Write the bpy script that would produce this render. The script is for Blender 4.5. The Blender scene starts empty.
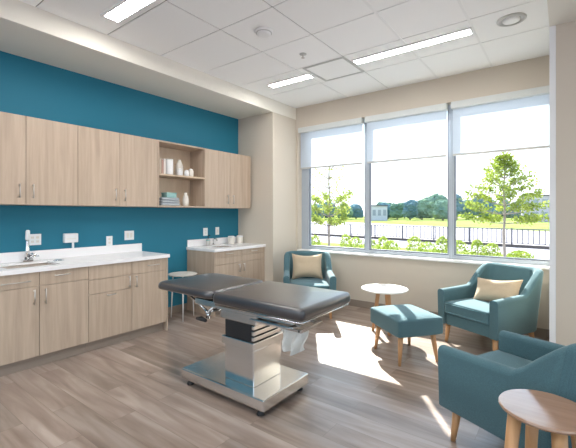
import bpy, bmesh, math, random
from mathutils import Vector, Matrix, noise
random.seed(7)
R = math.radians
scn = bpy.context.scene
col = scn.collection
YW = 5.063      # inner face of the window wall
XT = -4.40      # teal wall
XP = -3.646     # pier and bulkhead face
ZC = 3.177      # ceiling
ZB = 2.985      # underside of the bulkheads

# ------------------------------------------------------------------ materials
def new_mat(name):
    m = bpy.data.materials.new(name); m.use_nodes = True
    nt = m.node_tree
    return m, nt, nt.nodes['Principled BSDF']
def node(nt, t, **kw):
    n = nt.nodes.new(t)
    for k, v in kw.items(): setattr(n, k, v)
    return n
def coords(nt, scale=(1, 1, 1), rot=(0, 0, 0), kind='Object'):
    tc = node(nt, 'ShaderNodeTexCoord'); mp = node(nt, 'ShaderNodeMapping')
    mp.inputs['Scale'].default_value = scale; mp.inputs['Rotation'].default_value = rot
    nt.links.new(tc.outputs[kind], mp.inputs['Vector'])
    return mp.outputs['Vector']
def ramp(nt, fac, stops):
    r = node(nt, 'ShaderNodeValToRGB'); e = r.color_ramp.elements
    while len(e) < len(stops): e.new(.5)
    for el, (p, c) in zip(e, stops): el.position = p; el.color = (*c, 1)
    nt.links.new(fac, r.inputs['Fac'])
    return r.outputs['Color']
def plain(name, c, rough=.5, metal=0, bump=0, bscale=200, spec=.5, var=0.0):
    m, nt, b = new_mat(name)
    b.inputs['Base Color'].default_value = (*c, 1); b.inputs['Roughness'].default_value = rough
    b.inputs['Metallic'].default_value = metal; b.inputs['Specular IOR Level'].default_value = spec
    v = coords(nt)
    n = node(nt, 'ShaderNodeTexNoise'); n.inputs['Scale'].default_value = bscale; n.inputs['Detail'].default_value = 4
    nt.links.new(v, n.inputs['Vector'])
    if var:
        n2 = node(nt, 'ShaderNodeTexNoise'); n2.inputs['Scale'].default_value = 6
        nt.links.new(v, n2.inputs['Vector'])
        lo = tuple(x * (1 - var) for x in c); hi = tuple(min(1, x * (1 + var)) for x in c)
        nt.links.new(ramp(nt, n2.outputs['Fac'], [(.3, lo), (.7, hi)]), b.inputs['Base Color'])
    if bump:
        bp = node(nt, 'ShaderNodeBump'); bp.inputs['Strength'].default_value = bump; bp.inputs['Distance'].default_value = .002
        nt.links.new(n.outputs['Fac'], bp.inputs['Height']); nt.links.new(bp.outputs['Normal'], b.inputs['Normal'])
    return m
def wood(name, c1, c2, scale=(22, 22, 1.2), rough=.45):
    m, nt, b = new_mat(name)
    v = coords(nt, scale)
    n = node(nt, 'ShaderNodeTexNoise'); n.inputs['Scale'].default_value = 1.0; n.inputs['Detail'].default_value = 5
    n.inputs['Roughness'].default_value = .6; n.inputs['Distortion'].default_value = .4
    nt.links.new(v, n.inputs['Vector'])
    nt.links.new(ramp(nt, n.outputs['Fac'], [(.28, c1), (.72, c2)]), b.inputs['Base Color'])
    b.inputs['Roughness'].default_value = rough
    bp = node(nt, 'ShaderNodeBump'); bp.inputs['Strength'].default_value = .08; bp.inputs['Distance'].default_value = .001
    nt.links.new(n.outputs['Fac'], bp.inputs['Height']); nt.links.new(bp.outputs['Normal'], b.inputs['Normal'])
    return m
def fabric(name, c, var=.18, scale=260, rough=.9):
    m, nt, b = new_mat(name)
    v = coords(nt)
    n = node(nt, 'ShaderNodeTexNoise'); n.inputs['Scale'].default_value = scale; n.inputs['Detail'].default_value = 2
    nt.links.new(v, n.inputs['Vector'])
    w = node(nt, 'ShaderNodeTexWave'); w.inputs['Scale'].default_value = 70; w.inputs['Distortion'].default_value = 1.5
    w.bands_direction = 'X'
    nt.links.new(v, w.inputs['Vector'])
    mx = node(nt, 'ShaderNodeMath', operation='MULTIPLY_ADD'); mx.inputs[1].default_value = .10
    nt.links.new(w.outputs['Fac'], mx.inputs[0]); nt.links.new(n.outputs['Fac'], mx.inputs[2])
    lo = tuple(x * (1 - var) for x in c); hi = tuple(x * (1 + var) for x in c)
    nt.links.new(ramp(nt, mx.outputs[0], [(.35, lo), (.75, hi)]), b.inputs['Base Color'])
    b.inputs['Roughness'].default_value = rough
    b.inputs['Sheen Weight'].default_value = .2; b.inputs['Sheen Roughness'].default_value = .4
    bp = node(nt, 'ShaderNodeBump'); bp.inputs['Strength'].default_value = .35; bp.inputs['Distance'].default_value = .002
    nt.links.new(n.outputs['Fac'], bp.inputs['Height']); nt.links.new(bp.outputs['Normal'], b.inputs['Normal'])
    return m
def emit(name, c, s):
    m, nt, b = new_mat(name)
    b.inputs['Base Color'].default_value = (.9, .9, .9, 1)
    b.inputs['Emission Color'].default_value = (*c, 1); b.inputs['Emission Strength'].default_value = s
    return m
def floor_mat():
    m, nt, b = new_mat('plank_floor')
    v = coords(nt)
    br = node(nt, 'ShaderNodeTexBrick'); br.offset = .37; br.offset_frequency = 2; br.squash = 1
    br.inputs['Scale'].default_value = 1; br.inputs['Brick Width'].default_value = 1.22; br.inputs['Row Height'].default_value = .18
    br.inputs['Mortar Size'].default_value = .0012; br.inputs['Mortar Smooth'].default_value = .2; br.inputs['Bias'].default_value = 0
    br.inputs['Color1'].default_value = (.0, .0, .0, 1); br.inputs['Color2'].default_value = (1, 1, 1, 1)
    br.inputs['Mortar'].default_value = (.5, .5, .5, 1)
    nt.links.new(v, br.inputs['Vector'])
    # grain runs along x; each plank is shifted by its own random value
    sep = node(nt, 'ShaderNodeSeparateColor'); nt.links.new(br.outputs['Color'], sep.inputs[0])
    add = node(nt, 'ShaderNodeVectorMath', operation='ADD')
    cmb = node(nt, 'ShaderNodeCombineXYZ')
    mul = node(nt, 'ShaderNodeMath', operation='MULTIPLY'); mul.inputs[1].default_value = 13.0
    nt.links.new(sep.outputs[0], mul.inputs[0]); nt.links.new(mul.outputs[0], cmb.inputs[2])
    nt.links.new(v, add.inputs[0]); nt.links.new(cmb.outputs[0], add.inputs[1])
    mp = node(nt, 'ShaderNodeMapping'); mp.inputs['Scale'].default_value = (1.3, 11, 1)
    nt.links.new(add.outputs[0], mp.inputs['Vector'])
    n = node(nt, 'ShaderNodeTexNoise'); n.inputs['Scale'].default_value = 1; n.inputs['Detail'].default_value = 6; n.inputs['Distortion'].default_value = .6
    nt.links.new(mp.outputs[0], n.inputs['Vector'])
    g = ramp(nt, n.outputs['Fac'], [(.25, (.185, .132, .105)), (.5, (.30, .235, .195)), (.78, (.45, .38, .335))])
    hv = ramp(nt, sep.outputs[0], [(0, (.78, .76, .74)), (1, (1.12, 1.10, 1.10))])
    mx = node(nt, 'ShaderNodeMix', data_type='RGBA', blend_type='MULTIPLY'); mx.inputs[0].default_value = 1
    nt.links.new(g, mx.inputs[6]); nt.links.new(hv, mx.inputs[7])
    mo = node(nt, 'ShaderNodeMix', data_type='RGBA'); nt.links.new(br.outputs['Fac'], mo.inputs[0])
    nt.links.new(mx.outputs[2], mo.inputs[6]); mo.inputs[7].default_value = (.16, .12, .09, 1)
    nt.links.new(mo.outputs[2], b.inputs['Base Color'])
    b.inputs['Roughness'].default_value = .30
    b.inputs['Coat Weight'].default_value = .35; b.inputs['Coat Roughness'].default_value = .22
    bp = node(nt, 'ShaderNodeBump'); bp.inputs['Strength'].default_value = .12; bp.inputs['Distance'].default_value = .001
    nt.links.new(n.outputs['Fac'], bp.inputs['Height']); nt.links.new(bp.outputs['Normal'], b.inputs['Normal'])
    return m
def glass_mat():
    m = bpy.data.materials.new('window_glass'); m.use_nodes = True; nt = m.node_tree; nt.nodes.clear()
    o = node(nt, 'ShaderNodeOutputMaterial'); mx = node(nt, 'ShaderNodeMixShader')
    t = node(nt, 'ShaderNodeBsdfTransparent'); t.inputs[0].default_value = (.97, .99, .985, 1)
    g = node(nt, 'ShaderNodeBsdfGlossy'); g.inputs['Roughness'].default_value = .02
    fr = node(nt, 'ShaderNodeFresnel'); fr.inputs[0].default_value = 1.25
    nt.links.new(fr.outputs[0], mx.inputs[0]); nt.links.new(t.outputs[0], mx.inputs[1]); nt.links.new(g.outputs[0], mx.inputs[2])
    nt.links.new(mx.outputs[0], o.inputs[0]); return m
def shade_mat(name, trans=.55, clear=.12, c=(.93, .94, .93)):
    m = bpy.data.materials.new(name); m.use_nodes = True; nt = m.node_tree; nt.nodes.clear()
    o = node(nt, 'ShaderNodeOutputMaterial')
    d = node(nt, 'ShaderNodeBsdfDiffuse'); tl = node(nt, 'ShaderNodeBsdfTranslucent'); tp = node(nt, 'ShaderNodeBsdfTransparent')
    for x in (d, tl): x.inputs[0].default_value = (*c, 1)
    tp.inputs[0].default_value = (1, 1, 1, 1)
    m1 = node(nt, 'ShaderNodeMixShader'); m1.inputs[0].default_value = trans
    m2 = node(nt, 'ShaderNodeMixShader'); m2.inputs[0].default_value = clear
    nt.links.new(d.outputs[0], m1.inputs[1]); nt.links.new(tl.outputs[0], m1.inputs[2])
    nt.links.new(m1.outputs[0], m2.inputs[1]); nt.links.new(tp.outputs[0], m2.inputs[2]); nt.links.new(m2.outputs[0], o.inputs[0])
    return m
def leaf_mat(name, c1, c2, trans=.35, scale=3):
    m = bpy.data.materials.new(name); m.use_nodes = True; nt = m.node_tree; nt.nodes.clear()
    o = node(nt, 'ShaderNodeOutputMaterial'); v = coords(nt)
    n = node(nt, 'ShaderNodeTexNoise'); n.inputs['Scale'].default_value = scale; nt.links.new(v, n.inputs['Vector'])
    c = ramp(nt, n.outputs['Fac'], [(.35, c1), (.65, c2)])
    d = node(nt, 'ShaderNodeBsdfDiffuse'); t = node(nt, 'ShaderNodeBsdfTranslucent'); mx = node(nt, 'ShaderNodeMixShader')
    mx.inputs[0].default_value = trans
    nt.links.new(c, d.inputs[0]); nt.links.new(c, t.inputs[0])
    nt.links.new(d.outputs[0], mx.inputs[1]); nt.links.new(t.outputs[0], mx.inputs[2]); nt.links.new(mx.outputs[0], o.inputs[0])
    return m
M = dict(
    beige=plain('beige_wall_paint', (.62, .56, .475), .85, bump=.05, bscale=300, spec=.2),
    cream=plain('cream_paint', (.80, .77, .69), .85, bump=.05, bscale=300, spec=.2),
    teal=plain('teal_wall_paint', (.020, .178, .270), .6, bump=.05, bscale=300, spec=.3),
    tile=plain('acoustic_tile', (.93, .93, .92), .95, bump=.5, bscale=120, spec=.1),
    grid=plain('ceiling_grid_metal', (.55, .55, .53), .6),
    gridw=plain('white_ceiling_metal', (.86, .86, .85), .5),
    gap=plain('dark_reveal', (.30, .29, .27), .9),
    floor=floor_mat(),
    cab=wood('light_ash_laminate', (.41, .315, .237), (.545, .435, .338)),
    cabin=wood('pale_maple_interior', (.55, .42, .30), (.66, .53, .40), (8, 8, 3)),
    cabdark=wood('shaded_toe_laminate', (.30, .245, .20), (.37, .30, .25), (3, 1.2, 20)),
    base=plain('taupe_vinyl_baseboard', (.27, .22, .18), .6),
    stone=plain('white_quartz', (.84, .83, .84), .22, spec=.5, var=.02),
    steel=plain('brushed_steel', (.80, .79, .78), .20, 1.0, bump=.03, bscale=500),
    chrome=plain('polished_chrome', (.75, .75, .76), .12, 1.0),
    satin=plain('satin_nickel', (.62, .59, .56), .35, 1.0),
    black=plain('black_rubber', (.014, .014, .016), .55),
    vinyl=plain('charcoal_vinyl', (.026, .025, .030), .34, bump=.25, bscale=350, spec=.5),
    white=plain('white_plastic', (.82, .83, .84), .4),
    ivory=plain('ivory_ceramic', (.78, .74, .68), .35),
    grey=plain('grey_plastic', (.35, .35, .36), .5),
    alu=plain('white_window_aluminium', (.40, .45, .51), .45),
    fab=fabric('teal_upholstery', (.064, .140, .166)),
    fabp=fabric('teal_piping', (.11, .25, .29)),
    tan=fabric('tan_linen', (.49, .39, .275), .08),
    leg=wood('honey_beech', (.46, .235, .10), (.60, .34, .165), (30, 30, 4), .4),
    walnut=wood('warm_oak_top', (.30, .165, .098), (.40, .235, .15), (4, 26, 4), .22),
    whitetop=plain('white_lacquer', (.86, .85, .83), .25),
    light=emit('lamp_diffuser', (1.0, .97, .93), 31.0),
    cassette=plain('shade_cassette', (.66, .69, .68), .5),
    sash=plain('slate_window_sash', (.22, .25, .30), .45),
    glass=glass_mat(), shade=shade_mat('roller_shade_cloth', .5, .10, (.78, .84, .90)),
    sheet=shade_mat('crumpled_poly', .4, .25, (.85, .85, .83)),
    towel=fabric('grey_towel', (.34, .38, .42), .1), mint=plain('mint_glaze', (.30, .52, .50), .3),
    bark=plain('bark', (.30, .25, .21), .9, bump=.6, bscale=30, var=.2),
    leafR=leaf_mat('lime_leaves', (.17, .24, .03), (.34, .40, .07), .45),
    leafL=leaf_mat('pale_green_leaves', (.24, .31, .06), (.40, .46, .13), .45),
    shrub=leaf_mat('shrub_leaves', (.23, .31, .05), (.40, .46, .10), .4),
    far=leaf_mat('haze_tinted_foliage', (.12, .20, .16), (.20, .29, .18), .1, .35),  # distance haze mixed into the leaf colour
    far2=leaf_mat('blue_haze_foliage', (.11, .19, .21), (.17, .25, .27), .1, .35),  # bluer leaf colour, the haze painted in
    lawn=leaf_mat('lawn', (.15, .19, .055), (.22, .25, .09), 0, .3),
    pave=plain('pale_concrete', (.25, .225, .245), .9, var=.06, bscale=2),
    kerb=plain('brown_kerb', (.10, .08, .075), .9),
    iron=plain('grey_painted_iron', (.085, .085, .11), .5),
    render=plain('pale_render', (.50, .51, .56), .9), mauve=plain('mauve_cladding', (.50, .45, .55), .9),
    hazed_glass=plain('haze_lightened_glass', (.26, .29, .34), .2),  # far panes lightened, distance haze put into their colour
)

wb = M['walnut'].node_tree.nodes['Principled BSDF']; wb.inputs['Coat Weight'].default_value = 1.0; wb.inputs['Coat Roughness'].default_value = .15; wb.inputs['Coat IOR'].default_value = 1.6
vb = M['vinyl'].node_tree.nodes['Principled BSDF']; vb.inputs['Coat Weight'].default_value = 1.0; vb.inputs['Coat Roughness'].default_value = .28; vb.inputs['Coat IOR'].default_value = 1.6
# ------------------------------------------------------------------ helpers
def tag(o, label=None, cat=None, group=None, kind=None):
    if label: o['label'] = label
    if cat: o['category'] = cat
    if group: o['group'] = group
    if kind: o['kind'] = kind
    return o
def thing(name, label, cat, loc=(0, 0, 0), rz=0, group=None):
    o = bpy.data.objects.new(name, None); col.objects.link(o)
    o.empty_display_size = .1
    o.location = loc; o.rotation_euler = (0, 0, rz)
    return tag(o, label, cat, group)
def obj(name, bm, mat, parent=None, smooth=False, bevel=0, seg=2, sub=0, local=True):
    bmesh.ops.recalc_face_normals(bm, faces=bm.faces)
    me = bpy.data.meshes.new(name); bm.to_mesh(me); bm.free()
    if smooth:
        for p in me.polygons: p.use_smooth = True
    me.materials.append(M[mat] if isinstance(mat, str) else mat)
    o = bpy.data.objects.new(name, me); col.objects.link(o)
    if parent: o.parent = parent
    if bevel:
        md = o.modifiers.new('b', 'BEVEL'); md.width = bevel; md.segments = seg; md.limit_method = 'ANGLE'; md.angle_limit = R(40)
    if sub:
        md = o.modifiers.new('s', 'SUBSURF'); md.levels = sub; md.render_levels = sub
    return o
def B(): return bmesh.new()
def box(bm, x0, x1, y0, y1, z0, z1, mat=None):
    vs = [bm.verts.new(Vector(p)) for p in ((x0, y0, z0), (x1, y0, z0), (x1, y1, z0), (x0, y1, z0), (x0, y0, z1), (x1, y0, z1), (x1, y1, z1), (x0, y1, z1))]
    if mat is not None:
        for v in vs: v.co = mat @ v.co
    for f in ((0, 3, 2, 1), (4, 5, 6, 7), (0, 1, 5, 4), (1, 2, 6, 5), (2, 3, 7, 6), (3, 0, 4, 7)): bm.faces.new([vs[i] for i in f])
    return bm
def lathe(bm, prof, c=(0, 0, 0), seg=24):
    rings = []
    for r, z in prof:
        rings.append([bm.verts.new((c[0] + r * math.cos(2 * math.pi * k / seg), c[1] + r * math.sin(2 * math.pi * k / seg), c[2] + z)) for k in range(seg)])
    for a, b in zip(rings, rings[1:]):
        for k in range(seg): bm.faces.new((a[k], a[(k + 1) % seg], b[(k + 1) % seg], b[k]))
    bm.faces.new(rings[0][::-1]); bm.faces.new(rings[-1])
    return bm
def tube(bm, pts, radii, seg=10):
    pts = [Vector(p) for p in pts]
    if not hasattr(radii, '__len__'): radii = [radii] * len(pts)
    rings = []; ref = Vector((0, 0, 1))
    for i, p in enumerate(pts):
        d = (pts[min(i + 1, len(pts) - 1)] - pts[max(i - 1, 0)]).normalized()
        rf = ref if abs(d.dot(ref)) < .95 else Vector((1, 0, 0))
        if i == 0: u = d.cross(rf).normalized()
        else:
            u = (u - d * u.dot(d)); u = u.normalized() if u.length > 1e-6 else d.cross(rf).normalized()
        w = d.cross(u)
        rings.append([bm.verts.new(p + (u * math.cos(2 * math.pi * k / seg) + w * math.sin(2 * math.pi * k / seg)) * radii[i]) for k in range(seg)])
    for a, b in zip(rings, rings[1:]):
        for k in range(seg): bm.faces.new((a[k], a[(k + 1) % seg], b[(k + 1) % seg], b[k]))
    bm.faces.new(rings[0][::-1]); bm.faces.new(rings[-1])
    return bm
def sbox(name, x0, x1, y0, y1, z0, z1, mat, kind='structure', parent=None, bevel=0):
    o = obj(name, box(B(), x0, x1, y0, y1, z0, z1), mat, parent, bevel=bevel)
    if kind and not parent: o['kind'] = kind
    return o
# ------------------------------------------------------------------ room shell
X1, Y0 = 2.6, -2.4
XR, YR = -.068, 3.84
sbox('floor', XT - .15, X1 + .15, Y0 - .15, YW + .25, -.12, 0, 'floor')
sbox('wall_left', XT - .15, XT, Y0, 4.45, 0, ZB, 'teal')
bm = box(B(), XT - .15, XP, 4.45, YW + .25, 0, ZB)
pier = obj('wall_alcove', bm, 'beige', bevel=.006); pier['kind'] = 'structure'
def fill_window_wall(name, horizontal, a0, a1, p0, p1, wins, z0, z1, first):
    # a wall with wide glazed openings : unseen room sides, windows invented to let in fill light
    bm = B(); f = (lambda a, b, c, d: box(bm, a, b, p0, p1, c, d)) if horizontal else (lambda a, b, c, d: box(bm, p0, p1, a, b, c, d))
    f(a0, a1, 0, z0); f(a0, a1, z1, ZC + .1)
    edges = [a0] + [e for w_ in wins for e in w_] + [a1]
    for a, b in zip(edges[::2], edges[1::2]): f(a, b, z0, z1)
    obj(name, bm, 'beige')['kind'] = 'structure'
    m = (p0 + p1) / 2
    for k, (a, b) in enumerate(wins):
        bm = B(); f2 = (lambda a, b, c, d: box(bm, a, b, m - .03, m + .03, c, d)) if horizontal else (lambda a, b, c, d: box(bm, m - .03, m + .03, a, b, c, d))
        f2(a, a + .05, z0, z1); f2(b - .05, b, z0, z1); f2(a + .05, b - .05, z0, z0 + .05); f2(a + .05, b - .05, z1 - .05, z1)
        o = obj('window_%d' % (first + k), bm, 'alu'); o['kind'] = 'structure'  # invented window, added out of view to brighten the interior
        bm = B(); q = (a + .05, b - .05, m - .003, m + .003) if horizontal else (m - .003, m + .003, a + .05, b - .05)
        obj('window_pane', box(bm, *q, z0 + .05, z1 - .05), 'glass', o)
fill_window_wall('wall_right', False, Y0, YR, X1, X1 + .15, [(-2.2, .6), (.7, 3.6)], .3, 2.9, 4)
fill_window_wall('wall_back', True, XT - .15, X1 + .15, Y0 - .15, Y0, [(-4.2, -2.0), (-1.9, .3), (.4, 2.5)], .3, 2.9, 6)
# window wall with opening
WX0, WX1, WZ0, WZ1, YO = -3.60, -.06, .80, 2.835, YW + .25
for a in ((XP, X1, 0, WZ0), (XP, X1, WZ1, ZC + .1), (XP, WX0, WZ0, WZ1), (WX1, X1, WZ0, WZ1)):
    sbox('wall_front', a[0], a[1], YW, YO, a[2], a[3], 'beige')
# bulkhead over the cabinets
bm = box(B(), XT - .15, XP, Y0, YO, ZB, ZC + .1)
obj('trim_1', bm, 'cream', bevel=.004)['kind'] = 'structure'
# right pier with chamfered corner, and bulkhead over the right side
XR, YR = -.068, 3.84
bm = B()
pl = [(XR, YR), (X1, YR), (X1, YW), (XR - .045, YW), (XR - .045, YR + .051), (XR, YR + .051)]
lo = [bm.verts.new((x, y, 0)) for x, y in pl]; hi = [bm.verts.new((x, y, ZB)) for x, y in pl]
bm.faces.new(lo[::-1]); bm.faces.new(hi)
for k in range(6): bm.faces.new((lo[k], lo[(k + 1) % 6], hi[(k + 1) % 6], hi[k]))
obj('wall_pier', bm, 'beige')['kind'] = 'structure'
bm = box(B(), XR - .045, X1, Y0, YW, ZB, ZC + .1)
obj('trim_2', bm, 'cream', bevel=.004)['kind'] = 'structure'
sbox('painted_corner_light', XR - .045, XR - .001, YR - .004, YR + .05, 0, ZB - .001, 'white')  # white strip paints the window light caught on the pier corner
# ceiling : slab, tiles, grid
ceil = sbox('ceiling', XP, XR - .045, Y0, YW, ZC + .006, ZC + .1, 'gap')
xs = [XP, -2.67, -2.02, -1.345, -.715, XR - .045]
ys = [-2.4, -1.87, -1.25, -.63, -.01, .61, 1.23, 1.85, 2.455, 3.07, 3.70, 4.28, YW]
bm = B()
for i in range(len(xs) - 1):
    for j in range(len(ys) - 1):
        g = .0055
        a = xs[i] + (g if i else 0); b = xs[i + 1] - (g if i < len(xs) - 2 else 0)
        c = ys[j] + (g if j else 0); d = ys[j + 1] - (g if j < len(ys) - 2 else 0)
        box(bm, a, b, c, d, ZC, ZC + .012)
obj('ceiling_tiles', bm, 'tile', ceil)
bm = B()
for x in (-1.345, -.715):
    box(bm, x - .011, x + .011, 2.46, YW, ZC - .003, ZC + .004)
obj('ceiling_grid', bm, 'gridw', ceil)
# baseboards
sbox('baseboard_front', XP, XR - .045, YW - .014, YW, 0, .10, 'base')
sbox('baseboard_left', XT, XT + .014, 2.70, 3.39, 0, .10, 'base')
sbox('baseboard_pier', XP, XP + .014, 4.45, YW - .014, 0, .10, 'base')
sbox('baseboard_right', XR, X1, YR - .014, YR, 0, .10, 'base')
# ------------------------------------------------------------------ windows
mull = [-3.60, -2.40, -1.205, -.06]
for k in range(3):
    a, b = mull[k], mull[k + 1]
    w = 'window_%d' % (k + 1)
    lw = .05 if k == 0 else .032; rw = .05 if k == 2 else .032
    if k == 0: lw = .14
    fy0, fy1 = YW + .10, YW + .19
    bm = B()
    box(bm, a, a + lw, fy0, fy1, WZ0, WZ1); box(bm, b - rw, b, fy0, fy1, WZ0, WZ1)
    box(bm, a + lw, b - rw, fy0, fy1, WZ0, WZ0 + .05); box(bm, a + lw, b - rw, fy0, fy1, WZ1 - .06, WZ1)
    o = obj(w, bm, 'alu', bevel=.004); o['kind'] = 'structure'
    sa, sb = a + lw, b - rw
    bm = B(); t = .018
    box(bm, sa, sa + t, fy0 + .02, fy0 + .05, WZ0 + .05, WZ1 - .06); box(bm, sb - t, sb, fy0 + .02, fy0 + .05, WZ0 + .05, WZ1 - .06)
    box(bm, sa + t, sb - t, fy0 + .02, fy0 + .05, WZ0 + .05, WZ0 + .05 + t)
    obj('window_sash', bm, 'sash', o)
    obj('window_pane', box(B(), sa + t, sb - t, fy0 + .033, fy0 + .038, WZ0 + .05 + t, WZ1 - .06), 'glass', o)
sbox('trim_3', WX0 + .0, WX1, YW - .035, YW + .10, WZ0 - .028, WZ0 + .001, 'gridw', bevel=.004)
# roller shades
for k, (a, b, desc) in enumerate(((-3.595, -2.435, 'white translucent roller shade half lowered over the left window, nearest the corner pier'),
                                  (-2.385, -1.235, 'white translucent roller shade half lowered over the middle window'),
                                  (-1.185, -.07, 'white translucent roller shade half lowered over the right window, nearest the right pier'))):
    t = thing('roller_shade', desc, 'blind', ((a + b) / 2, YW + .03, WZ1), 0, 'roller shades on the three windows')
    h = (b - a) / 2
    obj('cassette', box(B(), -h, h, -.045, .045, -.085, 0), 'cassette', t, bevel=.008)
    obj('shade_cloth', box(B(), -h + .012, h - .012, .016, .018, -.665, -.083), 'shade', t)
    obj('bottom_bar', box(B(), -h + .012, h - .012, .008, .026, -.69, -.663), 'grid', t, bevel=.004)

# ------------------------------------------------------------------ ceiling fittings
def ceiling_light(x0, x1, y, w, label):
    t = thing('ceiling_light', label, 'light', ((x0 + x1) / 2, y, ZC), 0, 'recessed linear ceiling lights')
    h = (x1 - x0) / 2
    bm = B(); e = .022; z0, z1 = -.012, .004
    box(bm, -h - e, h + e, -w / 2 - e, -w / 2, z0, z1); box(bm, -h - e, h + e, w / 2, w / 2 + e, z0, z1)
    box(bm, -h - e, -h, -w / 2, w / 2, z0, z1); box(bm, h, h + e, -w / 2, w / 2, z0, z1)
    obj('frame', bm, 'gridw', t)
    obj('diffuser', box(B(), -h, h, -w / 2, w / 2, -.008, .002), 'light', t)
ceiling_light(-3.30, -2.10, 1.71, .13, 'bright recessed strip light at the top left, above the long cabinet run')
ceiling_light(-3.28, -2.62, 3.96, .11, 'short bright recessed strip light beside the square vent')
ceiling_light(-1.97, -.74, 3.93, .11, 'long bright recessed strip light between square vent and round air diffuser')
for x0, x1, y in ((-1.5, -.3, 1.0), (-3.1, -1.9, -.6), (-1.5, -.3, -1.2)):  # extra strip lights, unseen, added to brighten the room
    ceiling_light(x0, x1, y, .13, 'unseen strip light added behind the camera to fill the room')
t = thing('ceiling_vent', 'square white ceiling panel vent with grey frame between two strip lights', 'vent', (-2.29, 3.985, ZC))
bm = B()
hx, hy = .285, .27
for a in ((-hx, hx, -hy, -hy + .022), (-hx, hx, hy - .022, hy), (-hx, -hx + .03, -hy + .022, hy - .022), (hx - .03, hx, -hy + .022, hy - .022)): box(bm, *a, -.008, .002)
obj('frame', bm, 'grid', t); obj('panel', box(B(), -hx + .03, hx - .03, -hy + .022, hy - .022, -.003, .002), 'tile', t)
t = thing('smoke_detector', 'round white smoke detector on a ceiling tile left of the sprinkler', 'detector', (-2.349, 2.729, ZC))
obj('housing', lathe(B(), [(.085, 0), (.085, -.014), (.07, -.02), (.068, -.036), (.05, -.042), (.001, -.043)]), 'gridw', t, smooth=True)
obj('vent_ring', lathe(B(), [(.076, -.018), (.078, -.02), (.078, -.024), (.07, -.026)]), 'grid', t)
t = thing('sprinkler_head', 'small grey sprinkler head between smoke detector and square vent', 'sprinkler', (-2.341, 3.384, ZC))
obj('escutcheon', lathe(B(), [(.04, 0), (.038, -.006), (.02, -.012)]), 'grid', t, smooth=True)
obj('deflector', lathe(B(), [(.008, -.01), (.008, -.04), (.02, -.042), (.02, -.045)], seg=12), 'satin', t)
t = thing('air_diffuser', 'round off-white ceiling air diffuser near the right bulkhead', 'vent', (-.40, 3.93, ZC))
obj('ring', lathe(B(), [(.12, 0), (.118, -.008), (.09, -.016), (.088, -.006)], seg=32), 'grid', t, smooth=True)
obj('cone', lathe(B(), [(.072, -.004), (.07, -.014), (.03, -.02), (.001, -.02)], seg=32), 'gridw', t, smooth=True)

# ------------------------------------------------------------------ cabinets
XF = -3.81   # door faces of base cabinets
def pull(p, x, y, z, ln, vertical=True, name='handle', parent=None):
    bm = B(); h = ln / 2
    if vertical:
        tube(bm, [(x + .028, y, z - h), (x + .028, y, z + h)], .0055, 8)
        for s in (-1, 1): tube(bm, [(x, y, z + s * h * .8), (x + .028, y, z + s * h * .8)], .0045, 8)
    else:
        tube(bm, [(x + .028, y - h, z), (x + .028, y + h, z)], .0055, 8)
        for s in (-1, 1): tube(bm, [(x, y + s * h * .8, z), (x + .028, y + s * h * .8, z)], .0045, 8)
    return obj(name, bm, 'satin', p, smooth=True)
def panel(parent, name, xf, y0, y1, z0, z1, handle=None):
    g = .0022
    o = obj(name, box(B(), xf - .019, xf, y0 + g, y1 - g, z0 + g, z1 - g), 'cab', parent, bevel=.0012)
    if handle:
        hy, hz, ln, vert = handle
        pull(o, xf, hy, hz, ln, vert)
    return o
ZT0, ZT1 = .875, .915
def base_body(t, y0, y1, x0=XT, xf=XF, toe=.11):
    obj('body', box(B(), x0 + .001, xf - .0195, y0 + .001, y1 - .001, toe, ZT0), 'cab', t)
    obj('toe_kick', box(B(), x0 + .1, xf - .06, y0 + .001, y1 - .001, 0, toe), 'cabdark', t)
t = thing('base_cabinet', 'light ash two door sink base cabinet under the faucet, at the left edge', 'cabinet')
base_body(t, .885, 1.745)
zd = .745
panel(t, 'drawer', XF, .885, 1.315, zd, ZT0, (1.13, .80, .22, False)); panel(t, 'drawer', XF, 1.315, 1.745, zd, ZT0, (1.50, .825, .14, False))
panel(t, 'door', XF, .885, 1.315, .11, zd, (1.27, .65, .14, True)); panel(t, 'door', XF, 1.315, 1.745, .11, zd, (1.36, .65, .14, True))
t = thing('base_cabinet', 'light ash drawer base cabinet with three stacked fronts, between the sink cabinet and end cabinet', 'cabinet')
base_body(t, 1.745, 2.207)
panel(t, 'drawer', XF, 1.745, 2.207, .73, ZT0); panel(t, 'drawer', XF, 1.745, 2.207, .585, .73, (2.17, .66, .125, True))
panel(t, 'drawer', XF, 1.745, 2.207, .11, .585, (1.97, .555, .09, False))
t = thing('base_cabinet', 'light ash single door base cabinet at the right end of the long counter', 'cabinet')
base_body(t, 2.207, 2.645)
panel(t, 'drawer', XF, 2.207, 2.645, .73, ZT0, (2.46, .81, .15, False)); panel(t, 'door', XF, 2.207, 2.645, .11, .73, (2.25, .65, .125, True))
obj('side_panel', box(B(), XT + .001, XF + .002, 2.646, 2.664, 0, ZT0), 'cab', t)
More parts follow.
